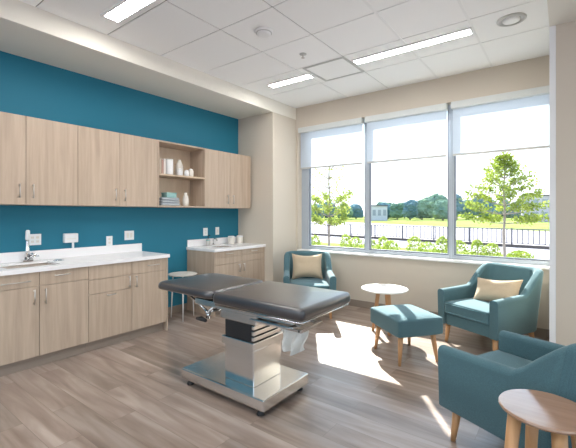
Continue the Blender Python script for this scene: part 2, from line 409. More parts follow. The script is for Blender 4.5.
# long worktop with undermount sink cut out
def worktop(name, label, x0, x1, y0, y1, sx0, sx1, sy0, sy1, bs_y0, bs_y1):
    t = thing(name, label, 'worktop', ((x0 + x1) / 2, (y0 + y1) / 2, ZT0))
    cx, cy = (x0 + x1) / 2, (y0 + y1) / 2
    bm = B()
    for a in ((x0, x1, y0, sy0), (x0, x1, sy1, y1), (x0, sx0, sy0, sy1), (sx1, x1, sy0, sy1)):
        box(bm, a[0] - cx, a[1] - cx, a[2] - cy, a[3] - cy, .0005, ZT1 - ZT0)
    bmesh.ops.remove_doubles(bm, verts=bm.verts, dist=1e-5)
    obj('slab', bm, 'stone', t)
    obj('backsplash', box(B(), x0 + .0005 - cx, x0 + .02 - cx, bs_y0 - cy, bs_y1 - cy, ZT1 - ZT0, ZT1 - ZT0 + .10), 'stone', t, bevel=.002)
    return t
def sink(label, sx0, sx1, sy0, sy1, d=.15):
    t = thing('sink', label, 'sink', ((sx0 + sx1) / 2, (sy0 + sy1) / 2, ZT0 - d))
    hx, hy = (sx1 - sx0) / 2, (sy1 - sy0) / 2; w = .006
    bm = B()
    for a in ((-hx, hx, -hy, -hy + w), (-hx, hx, hy - w, hy), (-hx, -hx + w, -hy, hy), (hx - w, hx, -hy, hy)): box(bm, *a, 0, d + .028)
    box(bm, -hx, hx, -hy, hy, 0, w)
    obj('basin', bm, 'steel', t)
    obj('drain', lathe(B(), [(.04, w), (.04, w + .003), (.02, w + .002)], seg=16), 'chrome', t)
worktop('worktop', 'long white stone worktop over the base cabinets on the left', XT, XF + .025, .885, 2.675, -4.22, -3.90, 1.10, 1.53, .885, 2.674)
sink('steel undermount sink beside the chrome faucet in the long worktop', -4.22, -3.90, 1.10, 1.53)
t = thing('faucet', 'chrome pull-down faucet with white spray head behind the sink in the long worktop', 'faucet', (-4.29, 1.375, ZT1))
obj('base', box(B(), -.03, .03, -.045, .045, 0, .03), 'chrome', t, bevel=.006)
obj('neck', tube(B(), [(0, 0, .028), (0, 0, .12), (0, 0, .20), (.004, 0, .225)], [.026, .021, .014, .013]), 'chrome', t, smooth=True)
obj('spray_head', tube(B(), [(.004, 0, .222), (.006, 0, .235), (.012, 0, .31), (.013, 0, .32)], [.015, .021, .019, .012]), 'white', t, smooth=True)
obj('spout', tube(B(), [(.01, 0, .06), (.07, .02, .085), (.12, .03, .075)], [.014, .012, .011]), 'chrome', t, smooth=True)
obj('lever', tube(B(), [(0, .03, .03), (.0, .055, .05), (.005, .10, .052)], [.014, .010, .008]), 'chrome', t, smooth=True)
t = thing('soap_tray', 'small chrome tray on the worktop at the foot of the faucet', 'tray', (-4.14, 1.60, ZT1))
obj('tray', lathe(B(), [(.05, 0), (.055, .008), (.05, .01), (.04, .005)], seg=20), 'chrome', t, smooth=True)
# wall plates
def plate(label, y, z, w, h, n, kind, x=XT, name='wall_outlet'):
    t = thing(name, label, 'outlet' if kind == 'o' else 'switch', (x, y, z))
    obj('cover_plate', box(B(), 0, .007, -w / 2, w / 2, -h / 2, h / 2), 'white', t, bevel=.002)
    for k in range(n):
        yy = (k - (n - 1) / 2) * .046
        if kind == 'o':
            for s in (-1, 1):
                q = obj('socket', box(B(), .0072, .0095, yy - .014, yy + .014, s * .021 - .013, s * .021 + .013), 'ivory', t, bevel=.001)
                bm = B()
                for d in (-.006, .006): box(bm, .0096, .0101, yy + d - .0012, yy + d + .0012, s * .021 - .002, s * .021 + .006)
                obj('slots', bm, 'grey', q)
        else:
            obj('rocker', box(B(), .0072, .011, yy - .015, yy + .015, -.03, .03), 'ivory', t, bevel=.002)
    return t
plate('white double outlet on the teal wall just right of the chrome faucet', 1.475, 1.13, .115, .115, 2, 'o')
plate('white single outlet on the teal wall between the towel dispenser and the double switch', 2.256, 1.07, .075, .115, 1, 'o')
plate('white double rocker switch on the teal wall above the right end of the long worktop', 2.51, 1.125, .125, .115, 2, 's', name='wall_switch')
plate('white outlet on the teal wall above the far worktop, left one of the pair', 3.74, 1.12, .085, .12, 1, 'o')
plate('white rocker switch on the teal wall above the far worktop, right one of the pair', 3.98, 1.125, .075, .12, 1, 's', name='wall_switch')
t = thing('towel_dispenser', 'small white wall dispenser on a stem above the long worktop backsplash', 'dispenser', (XT, 1.81, 1.13))
obj('housing', box(B(), 0, .06, -.07, .07, -.05, .05), 'white', t, bevel=.008)
obj('front_slot', box(B(), .0605, .062, -.055, .045, -.012, -.004), 'ivory', t)
obj('stem', tube(B(), [(.03, .025, -.05), (.03, .025, -.115)], .012), 'white', t, smooth=True)

# far vanity
t = thing('base_cabinet', 'light ash cabinet with two drawers over two doors, standing alone against the pier', 'cabinet')
XF2 = -3.815; FY0, FY1 = 3.40, 4.448
base_body(t, FY0 + .02, FY1, xf=XF2)
obj('side_panel', box(B(), XT + .001, XF2 + .002, FY0, FY0 + .018, 0, ZT0), 'cab', t)
ymid = 3.92
for a, b in ((FY0 + .02, ymid), (ymid, FY1)):
    panel(t, 'drawer', XF2, a, b, .79, ZT0, ((a + b) / 2, .835, .12, False)); panel(t, 'drawer', XF2, a, b, .69, .79)
panel(t, 'door', XF2, FY0 + .02, ymid, .11, .69, (ymid - .05, .61, .12, True)); panel(t, 'door', XF2, ymid, FY1, .11, .69, (ymid + .05, .61, .12, True))
worktop('worktop', 'short white stone worktop on the far cabinet by the pier', XT, XF2 + .025, FY0 - .012, FY1, -4.24, -3.95, 3.62, 3.98, FY0 + .0, FY1)
sink('small steel sink in the short far worktop', -4.24, -3.95, 3.62, 3.98, .13)
t = thing('soap_dispenser', 'dark pump bottle with green band beside the far sink', 'bottle', (-4.31, 3.72, ZT1))
obj('bottle', lathe(B(), [(.03, 0), (.032, .01), (.032, .085), (.024, .10), (.012, .108)], seg=18), 'satin', t, smooth=True)
obj('band', lathe(B(), [(.0325, .075), (.033, .08), (.033, .088), (.0325, .09)], seg=18), 'mint', t)
obj('pump', tube(B(), [(0, 0, .105), (0, 0, .15), (.03, 0, .155), (.045, 0, .145)], .007, 8), 'black', t, smooth=True)
t = thing('faucet', 'short chrome faucet behind the small far sink', 'faucet', (-4.32, 3.83, ZT1))
obj('base', lathe(B(), [(.022, 0), (.022, .01), (.014, .02)], seg=16), 'chrome', t, smooth=True)
obj('spout', tube(B(), [(0, 0, .01), (0, 0, .08), (.02, 0, .1), (.07, 0, .095), (.085, 0, .07)], .01, 8), 'chrome', t, smooth=True)
for i, (x, y, h, r) in enumerate(((-4.27, 4.16, .12, .052), (-4.25, 4.33, .12, .052))):
    t = thing('canister', ('left white lidded canister on the far worktop, nearer the sink', 'right white lidded canister on the far worktop, nearer the pier')[i], 'canister', (x, y, ZT1), 0, 'canisters on the far worktop')
    obj('jar', lathe(B(), [(r * .95, 0), (r, .006), (r, h - .02), (r * .96, h - .018)]), 'ivory', t, smooth=True)
    obj('lid', lathe(B(), [(r * 1.03, h - .018), (r * 1.03, h), (r * .9, h + .006)]), 'white', t, smooth=True)

# upper cabinets
XU = -4.07; UZ0, UZ1 = 1.482, 2.322
def upper(label, y0, ym, y1, end=False):
    t = thing('wall_cabinet', label, 'cabinet')
    obj('body', box(B(), XT, XU - .0195, y0 + .0008, y1 - .0008, UZ0, UZ1), 'cab', t)
    for a, b, hy in ((y0, ym, ym - .055), (ym, y1, ym + .055)):
        panel(t, 'door', XU, a, b, UZ0, UZ1, (hy, UZ0 + .13, .135, True))
    if end: obj('side_panel', box(B(), XT, XU - .02, y1, y1 + .008, UZ0, UZ1), 'cabin', t)
upper('light ash two door wall cabinet at the left edge of the photo', .83, 1.293, 1.757)
upper('light ash two door wall cabinet between the leftmost wall cabinet and the open shelf', 1.757, 2.21, 2.70)
upper('light ash two door wall cabinet right of the open shelf, against the pier', 3.47, 3.94, 4.40, True)
t = thing('open_shelf_cabinet', 'open two level wooden wall shelf holding jars and folded towels', 'shelf')
w = .02; y0, y1 = 2.7005, 3.4695
bm = B(); box(bm, XT, XU, y0, y0 + w, UZ0, UZ1); box(bm, XT, XU, y1 - w, y1, UZ0, UZ1)
box(bm, XT, XU, y0 + w, y1 - w, UZ0, UZ0 + w); box(bm, XT, XU, y0 + w, y1 - w, UZ1 - w, UZ1)
obj('carcass', bm, 'cab', t, bevel=.001)
obj('back_panel', box(B(), XT, XT + .008, y0 + w, y1 - w, UZ0 + w, UZ1 - w), 'cabin', t)
ZS = 1.905
obj('shelf_board', box(B(), XT + .009, XU - .004, y0 + w, y1 - w, ZS - .02, ZS), 'cabin', t)
ZL = UZ0 + w
# things on the shelf
def jar(name, label, cat, x, y, z, prof, mat, group=None, top=None):
    t = thing(name, label, cat, (x, y, z), 0, group)
    obj('body', lathe(B(), prof, seg=20), mat, t, smooth=True)
    if top: obj('lid', lathe(B(), top, seg=20), 'white', t, smooth=True)
jar('canister', 'tall white cylinder jar at the left of the upper shelf', 'canister', -4.22, 2.97, ZS, [(.05, 0), (.052, .01), (.052, .2), (.045, .205)], 'white', None, [(.053, .2), (.053, .215), (.01, .22)])
for i in range(4):
    t = thing('book', ('pale pink upright book, leftmost on the upper shelf', 'cream upright book, second from the left on the upper shelf', 'rose upright book, third from the left on the upper shelf', 'white upright book next to the tall white jar')[i], 'book', (-4.23, 2.755 + i * .033, ZS), 0, 'upright books on the upper shelf')
    hh = (.2, .21, .19, .205)[i]
    c = ((.50, .34, .27), (.60, .50, .40), (.48, .30, .25), (.75, .70, .66))[i]
    m = plain('book_cover_%d' % i, c, .6)
    bm = B(); box(bm, -.085, .085, -.014, -.011, 0, hh); box(bm, -.085, .085, .011, .014, 0, hh); box(bm, .082, .085, -.011, .011, 0, hh)
    obj('cover', bm, m, t); obj('pages', box(B(), -.08, .0815, -.0108, .0108, .003, hh - .004), 'ivory', t)
jar('vase', 'tall white rounded vase in the middle of the upper shelf', 'vase', -4.27, 3.17, ZS, [(.03, 0), (.05, .03), (.056, .09), (.05, .15), (.032, .2), (.02, .225), (.022, .235)], 'ivory')
jar('jar', 'small white lidded jar in front of the tall vase, left one', 'jar', -4.16, 3.10, ZS, [(.03, 0), (.034, .02), (.034, .075), (.025, .085)], 'white', 'small jars on the upper shelf', [(.028, .082), (.028, .095), (.006, .105)])
jar('jar', 'small white lidded jar in front of the tall vase, middle one', 'jar', -4.13, 3.185, ZS, [(.028, 0), (.032, .02), (.032, .06), (.025, .07)], 'white', 'small jars on the upper shelf', [(.027, .068), (.027, .08), (.006, .09)])
jar('jar', 'small cream lidded jar on the right of the upper shelf jars', 'jar', -4.15, 3.27, ZS, [(.033, 0), (.037, .02), (.037, .085), (.025, .095)], 'ivory', 'small jars on the upper shelf', [(.028, .092), (.028, .105), (.006, .115)])
for i in range(3):
    t = thing('folded_towel', ('folded grey towel at the bottom of the stack on the lower shelf', 'folded grey towel in the middle of the stack on the lower shelf', 'folded grey towel on top of the stack under the mint box')[i], 'towel', (-4.23, 2.93, ZL + i * .036), 0, 'folded towels on the lower shelf')
    hw = .145 - i * .006
    bm = B()
    box(bm, -.11, .11, -hw, hw, 0, .034)
    obj('towel', bm, 'towel', t, bevel=.012, seg=3)
    obj('hem', box(B(), .1102, .112, -hw + .02, hw - .02, .015, .018), 'white', t)
t = thing('box', 'mint green box on top of the folded towels on the lower shelf', 'box', (-4.22, 2.97, ZL + .1085))
obj('box_body', box(B(), -.06, .06, -.075, .075, 0, .045), 'mint', t, bevel=.004); obj('lid', box(B(), -.063, .063, -.078, .078, .0455, .066), 'mint', t, bevel=.004)
jar('vase', 'white bottle shaped vase on the lower shelf right of the towels', 'vase', -4.19, 3.215, ZL, [(.03, 0), (.042, .02), (.044, .08), (.034, .13), (.018, .165), (.02, .185)], 'ivory')

# ------------------------------------------------------------------ examination table
def pad(x0, x1, y0, y1, z0, z1, r=.06, rz=.032, crown=.010):
    """rounded upholstered pad : rounded plan, rolled edges, slightly crowned top"""
    bm = B(); cx, cy = (x0 + x1) / 2, (y0 + y1) / 2; hx, hy = (x1 - x0) / 2, (y1 - y0) / 2
    def plan(off):
        rr = max(.006, r - off); P = []
        for sx, sy, a0 in ((1, 1, 0), (-1, 1, 90), (-1, -1, 180), (1, -1, 270)):
            for k in range(7):
                a = R(a0 + 15 * k)
                P.append((cx + sx * (hx - off - rr) + rr * math.cos(a), cy + sy * (hy - off - rr) + rr * math.sin(a)))
        return P
    rings = []
    prof = [(.012, z0)] + [(rz * (1 - math.sin(R(a))) * .0, z0 + .012) for a in (0,)]
    for a in range(0, 91, 18): prof.append((rz * (1 - math.cos(R(a))), z1 - rz + rz * math.sin(R(a))))
    prof += [(rz + .05, z1 + crown * .4), (rz + .12, z1 + crown * .8), (min(hx, hy) - .03, z1 + crown)]
    for off, z in prof: rings.append([bm.verts.new((x, y, z)) for x, y in plan(off)])
    n = len(rings[0])
    for a, b in zip(rings, rings[1:]):
        for k in range(n): bm.faces.new((a[k], a[(k + 1) % n], b[(k + 1) % n], b[k]))
    bm.faces.new(rings[0][::-1]); bm.faces.new(rings[-1])
    return bm
TX, TY = -2.07, 2.19
t = thing('exam_table', 'charcoal padded examination table on a steel pedestal in the middle of the room', 'table', (TX, TY, 0))
def loc(bm):
    bmesh.ops.translate(bm, verts=bm.verts, vec=(-TX, -TY, 0)); return bm
o = obj('mattress', loc(pad(-2.135, -1.30, 1.87, 2.535, .725, .805, r=.04)), 'vinyl', t, smooth=True)
o = obj('headrest', loc(pad(-2.875, -2.14, 1.87, 2.535, .745, .805, r=.09)), 'vinyl', t, smooth=True)
obj('seam_strip', loc(box(B(), -2.15, -2.125, 1.90, 2.50, .74, .792)), 'black', t)
bm = B()
box(bm, -2.13, -1.33, 1.90, 2.51, .708, .7245); obj('mattress_board', loc(bm), 'satin', t, bevel=.003)
bm = B(); box(bm, -2.80, -2.15, 1.93, 2.48, .728, .7445); obj('headrest_board', loc(bm), 'black', t, bevel=.003)
bm = B(); tube(bm, [(-2.10, 1.885, .714), (-1.33, 1.885, .714), (-1.315, 1.90, .714), (-1.315, 2.50, .714), (-1.33, 2.52, .714), (-2.10, 2.52, .714)], .006, 8)
obj('edge_rail', loc(bm), 'chrome', t, smooth=True)
bm = B()
for y in (1.99, 2.38): box(bm, -2.45, -1.45, y - .018, y + .018, .655, .705)
for x in (-2.40, -1.95, -1.50): box(bm, x - .02, x + .02, 2.0, 2.38, .66, .70)
obj('support_frame', loc(bm), 'steel', t, bevel=.004)
bm = box(B(), -2.16, -1.79, 1.99, 2.34, .585, .654); obj('lift_housing', loc(bm), 'steel', t, bevel=.006)
obj('bellows', loc(box(B(), -2.112, -1.84, 1.992, 2.31, .46, .584)), 'black', t, bevel=.004)
bm = B()
for k in range(3): box(bm, -1.838, -1.812, 1.994, 2.308, .464 + .042 * k, .494 + .042 * k)
obj('bellows_side', loc(bm), 'steel', t, bevel=.003)
obj('column_collar', loc(box(B(), -2.135, -1.795, 1.975, 2.33, .40, .459)), 'steel', t, bevel=.005)
obj('column', loc(box(B(), -2.115, -1.815, 1.993, 2.312, .13, .399)), 'steel', t, bevel=.005)
bp = obj('base_plate', loc(box(B(), -2.53, -1.635, 1.895, 2.445, .048, .13)), 'steel', t, bevel=.008)
for x in (-2.46, -1.70):
    for y in (1.94, 2.40):
        obj('levelling_foot', loc(lathe(B(), [(.028, 0), (.03, .006), (.024, .02), (.018, .047)], (x, y, 0), 16)), 'black', bp, smooth=True)
# head support bracket
bm = B()
tube(bm, [(-2.56, 1.98, .725), (-2.40, 1.99, .65), (-2.32, 2.0, .60), (-2.24, 2.0, .66)], [.012, .012, .015, .012], 8)
tube(bm, [(-2.50, 2.30, .725), (-2.34, 2.30, .62), (-2.26, 2.30, .66)], .011, 8)
tube(bm, [(-2.31, 1.97, .605), (-2.31, 2.34, .605)], .012, 8)
tube(bm, [(-2.31, 2.0, .60), (-2.32, 2.0, .555)], [.016, .02], 8)
obj('head_bracket', loc(bm), 'chrome', t, smooth=True)
obj('release_knob', loc(tube(B(), [(-2.42, 1.97, .54), (-2.36, 1.965, .548), (-2.30, 1.96, .545)], [.012, .020, .014], 10)), 'black', t, smooth=True)
obj('gas_spring', loc(tube(B(), [(-2.44, 2.20, .61), (-2.30, 2.20, .60), (-2.12, 2.20, .625)], [.018, .028, .024], 10)), 'black', t, smooth=True)
# side tray arm under the foot end
bm = B()
box(bm, -1.80, -1.36, 1.93, 1.955, .635, .65); box(bm, -1.80, -1.36, 2.17, 2.195, .635, .65); box(bm, -1.375, -1.35, 1.93, 2.195, .632, .653)
box(bm, -1.78, -1.37, 1.956, 2.169, .638, .642)
obj('pull_out_tray', loc(bm), 'chrome', t, bevel=.002)
bm = B()
tube(bm, [(-1.79, 2.10, .60), (-1.45, 2.06, .655)], .008, 8); tube(bm, [(-1.79, 2.20, .56), (-1.50, 2.20, .65)], .007, 8)
obj('tray_brace', loc(bm), 'satin', t, smooth=True)
# crumpled sheet hanging from the tray
bm = B(); n = 16; vs = {}
for i in range(n + 1):
    for j in range(n + 1):
        u, v = i / n, j / n
        wd = 1 - .45 * v * v
        x = -1.445 + (u - .5) * .17 * wd; y = 1.99 + (u - .5) * .10 * wd; z = .634 - v * .17 * (1 - .35 * abs(u - .45))
        p = Vector((x * 9, y * 9, z * 9))
        y += .035 * math.sin(u * 15 + v * 4) * (.3 + .7 * v) + .03 * noise.noise(p * 1.6)
        x += .03 * noise.noise(p * 1.3 + Vector((5, 0, 0))) * v
        vs[i, j] = bm.verts.new((x, y, z))
for i in range(n):
    for j in range(n): bm.faces.new((vs[i, j], vs[i + 1, j], vs[i + 1, j + 1], vs[i, j + 1]))
o = obj('plastic_sheet', bm, 'sheet', smooth=False)
md = o.modifiers.new('t', 'SOLIDIFY'); md.thickness = .002
tag(o, 'crumpled pale plastic sheet hanging under the foot end of the exam table', 'sheet')

# ------------------------------------------------------------------ upholstered furniture
def wooden_leg(x, y, h, lx, ly, r0=.022, r1=.013):
    return tube(B(), [(x, y, h), (x + lx * .5, y + ly * .5, h * .5), (x + lx, y + ly, 0)], [r0, (r0 + r1) / 2 + .001, r1], 12)
def rbox(x0, x1, y0, y1, z0, z1, bulge=0, n=8):
    bm = box(B(), x0, x1, y0, y1, z0, z1)
    bmesh.ops.subdivide_edges(bm, edges=bm.edges, cuts=n, use_grid_fill=True)
    cx, cy, cz = (x0 + x1) / 2, (y0 + y1) / 2, (z0 + z1) / 2
    for v in bm.verts:
        u = (v.co.x - cx) / (x1 - x0) * 2; w = (v.co.y - cy) / (y1 - y0) * 2; q = (v.co.z - cz) / (z1 - z0) * 2
        v.co.z += bulge * q * (1 - u ** 4) * (1 - w ** 4)
    return bm
def shell(W=.35, D=.37, th=.085, zb=.205, za=.575, zt=.815, rc=.11):
    """U shaped upholstered wall : arm, back, arm - returned as three abutting meshes"""
    path = []
    n = 14
    for k in range(n): path.append((-W + th / 2, -D + (2 * D - rc) * k / n, 0))
    for k in range(9):
        a = R(180 - 90 * k / 8); path.append((-W + th / 2 + rc + rc * math.cos(a), D - th / 2 - rc + rc * math.sin(a), 0))
    m = 10
    for k in range(1, m): path.append((-W + th / 2 + rc + (2 * W - th - 2 * rc) * k / m, D - th / 2, 0))
    half = path
    for k in range(9):
        a = R(90 - 90 * k / 8); path.append((W - th / 2 - rc + rc * math.cos(a), D - th / 2 - rc + rc * math.sin(a), 0))
    for k in range(n - 1, -1, -1): path.append((W - th / 2, -D + (2 * D - rc) * k / n, 0))
    N = len(path); secs = []
    for i, p in enumerate(path):
        a = Vector(path[max(i - 1, 0)]); b = Vector(path[min(i + 1, N - 1)])
        d = (b - a).normalized(); out = Vector((-d.y, d.x, 0))
        y = p[1]
        s = min(1, max(0, (y - .07) / (.28 - .07))); s = s * s * (3 - 2 * s)
        z = za + .012 * (y + D) / D + (zt - za - .01) * s
        cxn = abs(p[0]) / W
        z -= .02 * s * max(0, cxn - .55) ** 1.5 * 2
        lean = .11 * s
        frontlean = max(0, (-y - .2)) * .1
        r = th * .42
        prof = [(th / 2 - .008, zb), (th / 2, zb + .012), (th / 2, z - r)]
        for q in range(15, 91, 15): prof.append((th / 2 - r + r * math.cos(R(q)), z - r + r * math.sin(R(q))))
        for q in range(90, 166, 15): prof.append((-th / 2 + r + r * math.cos(R(q)), z - r + r * math.sin(R(q))))
        prof += [(-th / 2, z - r), (-th / 2, zb + .012), (-th / 2 + .008, zb)]
        ring = []
        for o_, zz in prof:
            f = max(0, (zz - .38)) * lean / .45
            q_ = Vector(p) + out * o_ + Vector((0, 1, 0)) * f * 1.0
            q_.z = zz
            # arms and back taper inwards slightly towards the floor
            q_.x *= 1 - .05 * max(0, (.575 - zz)) ; q_.y *= 1 - .12 * max(0, (.575 - zz)) * (1 if q_.y > 0 else .3)
            ring.append(q_)
        secs.append(ring)
    def part(i0, i1, cap0=True, cap1=True):
        bm = B(); rs = [[bm.verts.new(v) for v in secs[i]] for i in range(i0, i1 + 1)]
        k = len(rs[0])
        for a, b in zip(rs, rs[1:]):
            for j in range(k): bm.faces.new((a[j], a[(j + 1) % k], b[(j + 1) % k], b[j]))
        if cap0: bm.faces.new(rs[0][::-1])
        if cap1: bm.faces.new(rs[-1])
        return bm
    c = n + 1
    edge = [max(r, key=lambda v: v.z) + Vector((0, 0, .001)) for r in secs]
    return part(0, c, True, False), part(c, N - 1 - c, False, False), part(N - 1 - c, N - 1, False, True), edge
def armchair(loc_, rz, label):
    t = thing('armchair', label, 'armchair', loc_, rz, 'teal upholstered armchairs')
    a, b, c, edge = shell()
    for nm, bm in (('arm', a), ('backrest', b), ('arm', c)):
        obj(nm, bm, 'fab', t, smooth=True, bevel=.014, seg=3)
    obj('seat_base', box(B(), -.262, .262, -.345, .27, .20, .325), 'fab', t, smooth=False, bevel=.012)
    bm = rbox(-.258, .258, -.375, .24, .327, .45, .014)
    o = obj('seat_cushion', bm, 'fab', t, smooth=True, bevel=.03, seg=4)
    bm = B(); pts = [(-.24, -.378, .43), (.24, -.378, .43)]
    tube(bm, [(-.235, -.376, .434), (.235, -.376, .434)], .004, 6)
    obj('piping', bm, 'fabp', o, smooth=True)
    for sx in (-1, 1):
        obj('leg', wooden_leg(sx * .27, -.29, .205, sx * .012, -.022, .026, .015), 'leg', t, smooth=True)
        obj('leg', wooden_leg(sx * .27, .27, .205, sx * .012, .04, .026, .015), 'leg', t, smooth=True)
    return t
def pillow(name, label, locv, rot, w=.40, h=.28, th=.13):
    bm = B(); n = 18; T = {}; Bt = {}
    for i in range(n + 1):
        for j in range(n + 1):
            u, v = i / n * 2 - 1, j / n * 2 - 1
            x = u * w / 2 * (1 - .09 * (1 - v * v)); z = v * h / 2 * (1 - .20 * (1 - u * u))
            k = (1 - u ** 4) ** .6 * (1 - v ** 4) ** .6 * th / 2
            k *= 1 + .15 * noise.noise(Vector((u * 2, v * 2, 1)))
            T[i, j] = bm.verts.new((x, -k - .0015, z)); Bt[i, j] = bm.verts.new((x, k + .0015, z))
    for i in range(n):
        for j in range(n):
            bm.faces.new((T[i, j], T[i + 1, j], T[i + 1, j + 1], T[i, j + 1])); bm.faces.new((Bt[i, j], Bt[i, j + 1], Bt[i + 1, j + 1], Bt[i + 1, j]))
    edge = [(i, 0) for i in range(n)] + [(n, j) for j in range(n)] + [(i, n) for i in range(n, 0, -1)] + [(0, j) for j in range(n, 0, -1)]
    for a, b in zip(edge, edge[1:] + edge[:1]): bm.faces.new((T[a], Bt[a], Bt[b], T[b]))
    pts = [((T[e].co + Bt[e].co) / 2).copy() for e in edge + edge[:1]]
    o = obj(name, bm, 'tan', smooth=True); tag(o, label, 'pillow')
    o.location = locv; o.rotation_euler = rot
    bm = tube(B(), pts, .0045, 6)
    obj('piping', bm, 'tan', o, smooth=True)
    return o
armchair((-2.91, 4.34, 0), R(36.9), 'teal armchair in the far left corner beside the pier, behind the exam table')
armchair((-.655, 4.42, 0), R(-26.8), 'teal armchair under the right window, beside the right pier')
armchair((-.155, 2.556, 0), R(-115.2), 'teal armchair in the right foreground seen from its side, behind the wooden side table')
def on_chair(loc_, rz, p):
    v = Matrix.Rotation(rz, 4, 'Z') @ Vector(p); return (v.x + loc_[0], v.y + loc_[1], v.z + loc_[2])
r1 = R(36.9); pillow('throw_pillow', 'tan square throw pillow on the armchair in the far left corner', on_chair((-2.91, 4.34, 0), r1, (-.01, .135, .635)), (R(-17), 0, r1), .44, .37)
r2 = R(-26.8); pillow('throw_pillow', 'tan lumbar throw pillow leaning on the armchair under the right window', on_chair((-.655, 4.42, 0), r2, (.035, .075, .575)), (R(-32), R(-5), r2 + R(8)), .47, .29)
# ottoman
t = thing('ottoman', 'square teal upholstered ottoman on four wooden legs in front of the small white table', 'ottoman', (-1.275, 3.615, 0), math.atan2(-.61, .79))
bm = rbox(-.27, .27, -.24, .24, .27, .425, .03)
o = obj('cushion', bm, 'fab', t, smooth=True, bevel=.032, seg=4)
for sx in (-1, 1):
    for sy in (-1, 1): obj('leg', wooden_leg(sx * .195, sy * .17, .285, sx * .03, sy * .03, .026, .013), 'leg', t, smooth=True)
# side tables
def side_table(label, x, y, h, r, topmat, n, a0, legr=.016, spread=.75, th=.02, legm='leg', r_in=.45):
    t = thing('side_table', label, 'table', (x, y, 0))
    obj('table_top', lathe(B(), [(r - .014, h - th), (r - .003, h - th * .65), (r, h - th * .35), (r - .002, h - .002), (r - .005, h), (.001, h + .0002)], seg=56), topmat, t, smooth=False)
    for k in range(n):
        a = a0 + 2 * math.pi * k / n; c, s = math.cos(a), math.sin(a)
        obj('leg', tube(B(), [(r * r_in * c, r * r_in * s, h - th), (r * spread * c, r * spread * s, 0)], [legr * 1.25, legr * .8], 12), legm, t, smooth=True)
    return t
side_table('small round white topped table with splayed wooden legs under the window behind the ottoman', -1.715, 4.17, .52, .27, 'whitetop', 3, R(75), .02, .5, .022, r_in=.25)
side_table('round brown wood side table in the right foreground beside the near armchair', -.070, 1.885, .585, .172, 'walnut', 4, R(205), .022, .98, .022, r_in=.66)
t = side_table('small round pale table with thin white legs behind the head of the exam table', -4.09, 3.09, .60, 0.19, 'ivory', 3, R(-36), .009, .9, .018, 'white', .75)

# ------------------------------------------------------------------ outdoors
GZ = -.6
def sheet(name, pts, z0, z1, mat, kind='structure'):
    bm = B(); lo = [bm.verts.new((x, y, z0)) for x, y in pts]; hi = [bm.verts.new((x, y, z1)) for x, y in pts]; n = len(pts)
    bm.faces.new(lo[::-1]); bm.faces.new(hi)
    for k in range(n): bm.faces.new((lo[k], lo[(k + 1) % n], hi[(k + 1) % n], hi[k]))
    o = obj(name, bm, mat); o['kind'] = kind; return o
sheet('ground', [(-320, -200), (160, -200), (160, 420), (-320, 420)], GZ - .4, GZ, 'pave')
o = sheet('lawn', [(-130, 105), (-54.5, 82), (-33.6, 72), (-15.5, 60), (-1.9, 50), (30, 36), (140, 60), (140, 180), (-260, 240)], GZ, GZ + .02, 'lawn', 'stuff')
tag(o, 'strip of sunny mown grass beyond the pale pavement in front of the far trees', 'grass')
o = sheet('planting_bed', [(-22, 15.5), (-2.4, 15.5), (-.4, 17.0), (-1.6, 20.5), (-22, 22.5)], GZ, GZ + .03, 'lawn', 'stuff')
tag(o, 'strip of lime green ground cover below the shrubs outside the window', 'grass')
sheet('building_footing', [(XT - .15, Y0 - .15), (X1 + .15, Y0 - .15), (X1 + .15, YO), (XT - .15, YO)], GZ, -.125, 'render')

# fence
fa, fb = Vector((-24.0, 29.86, 0)), Vector((2.2, 24.70, 0))
fd = (fb - fa); L = fd.length; fd.normalize(); ang = math.atan2(fd.y, fd.x)
t = thing('railing_fence', 'grey metal picket fence on a low brown kerb beyond the shrubs', 'fence', (fa.x, fa.y, GZ), ang)
obj('kerb', box(B(), 0, L, -.12, .12, 0, .16), 'kerb', t)
obj('top_rail', box(B(), 0, L, -.025, .025, 1.05, 1.10), 'iron', t); obj('bottom_rail', box(B(), 0, L, -.02, .02, .22, .26), 'iron', t)
npk = 96
p0 = obj('picket', box(B(), -.024, .024, -.014, .014, .26, 1.05), 'iron', t); p0.location.x = .14
for k in range(1, npk):
    c = p0.copy(); col.objects.link(c); c.parent = t; c.location.x = .14 + k * (L - .28) / (npk - 1)
q0 = obj('post', box(B(), -.035, .035, -.035, .035, .16, 1.12), 'iron', t); q0.location.x = .04
for k in range(1, 12):
    c = q0.copy(); col.objects.link(c); c.parent = t; c.location.x = .04 + k * (L - .08) / 11

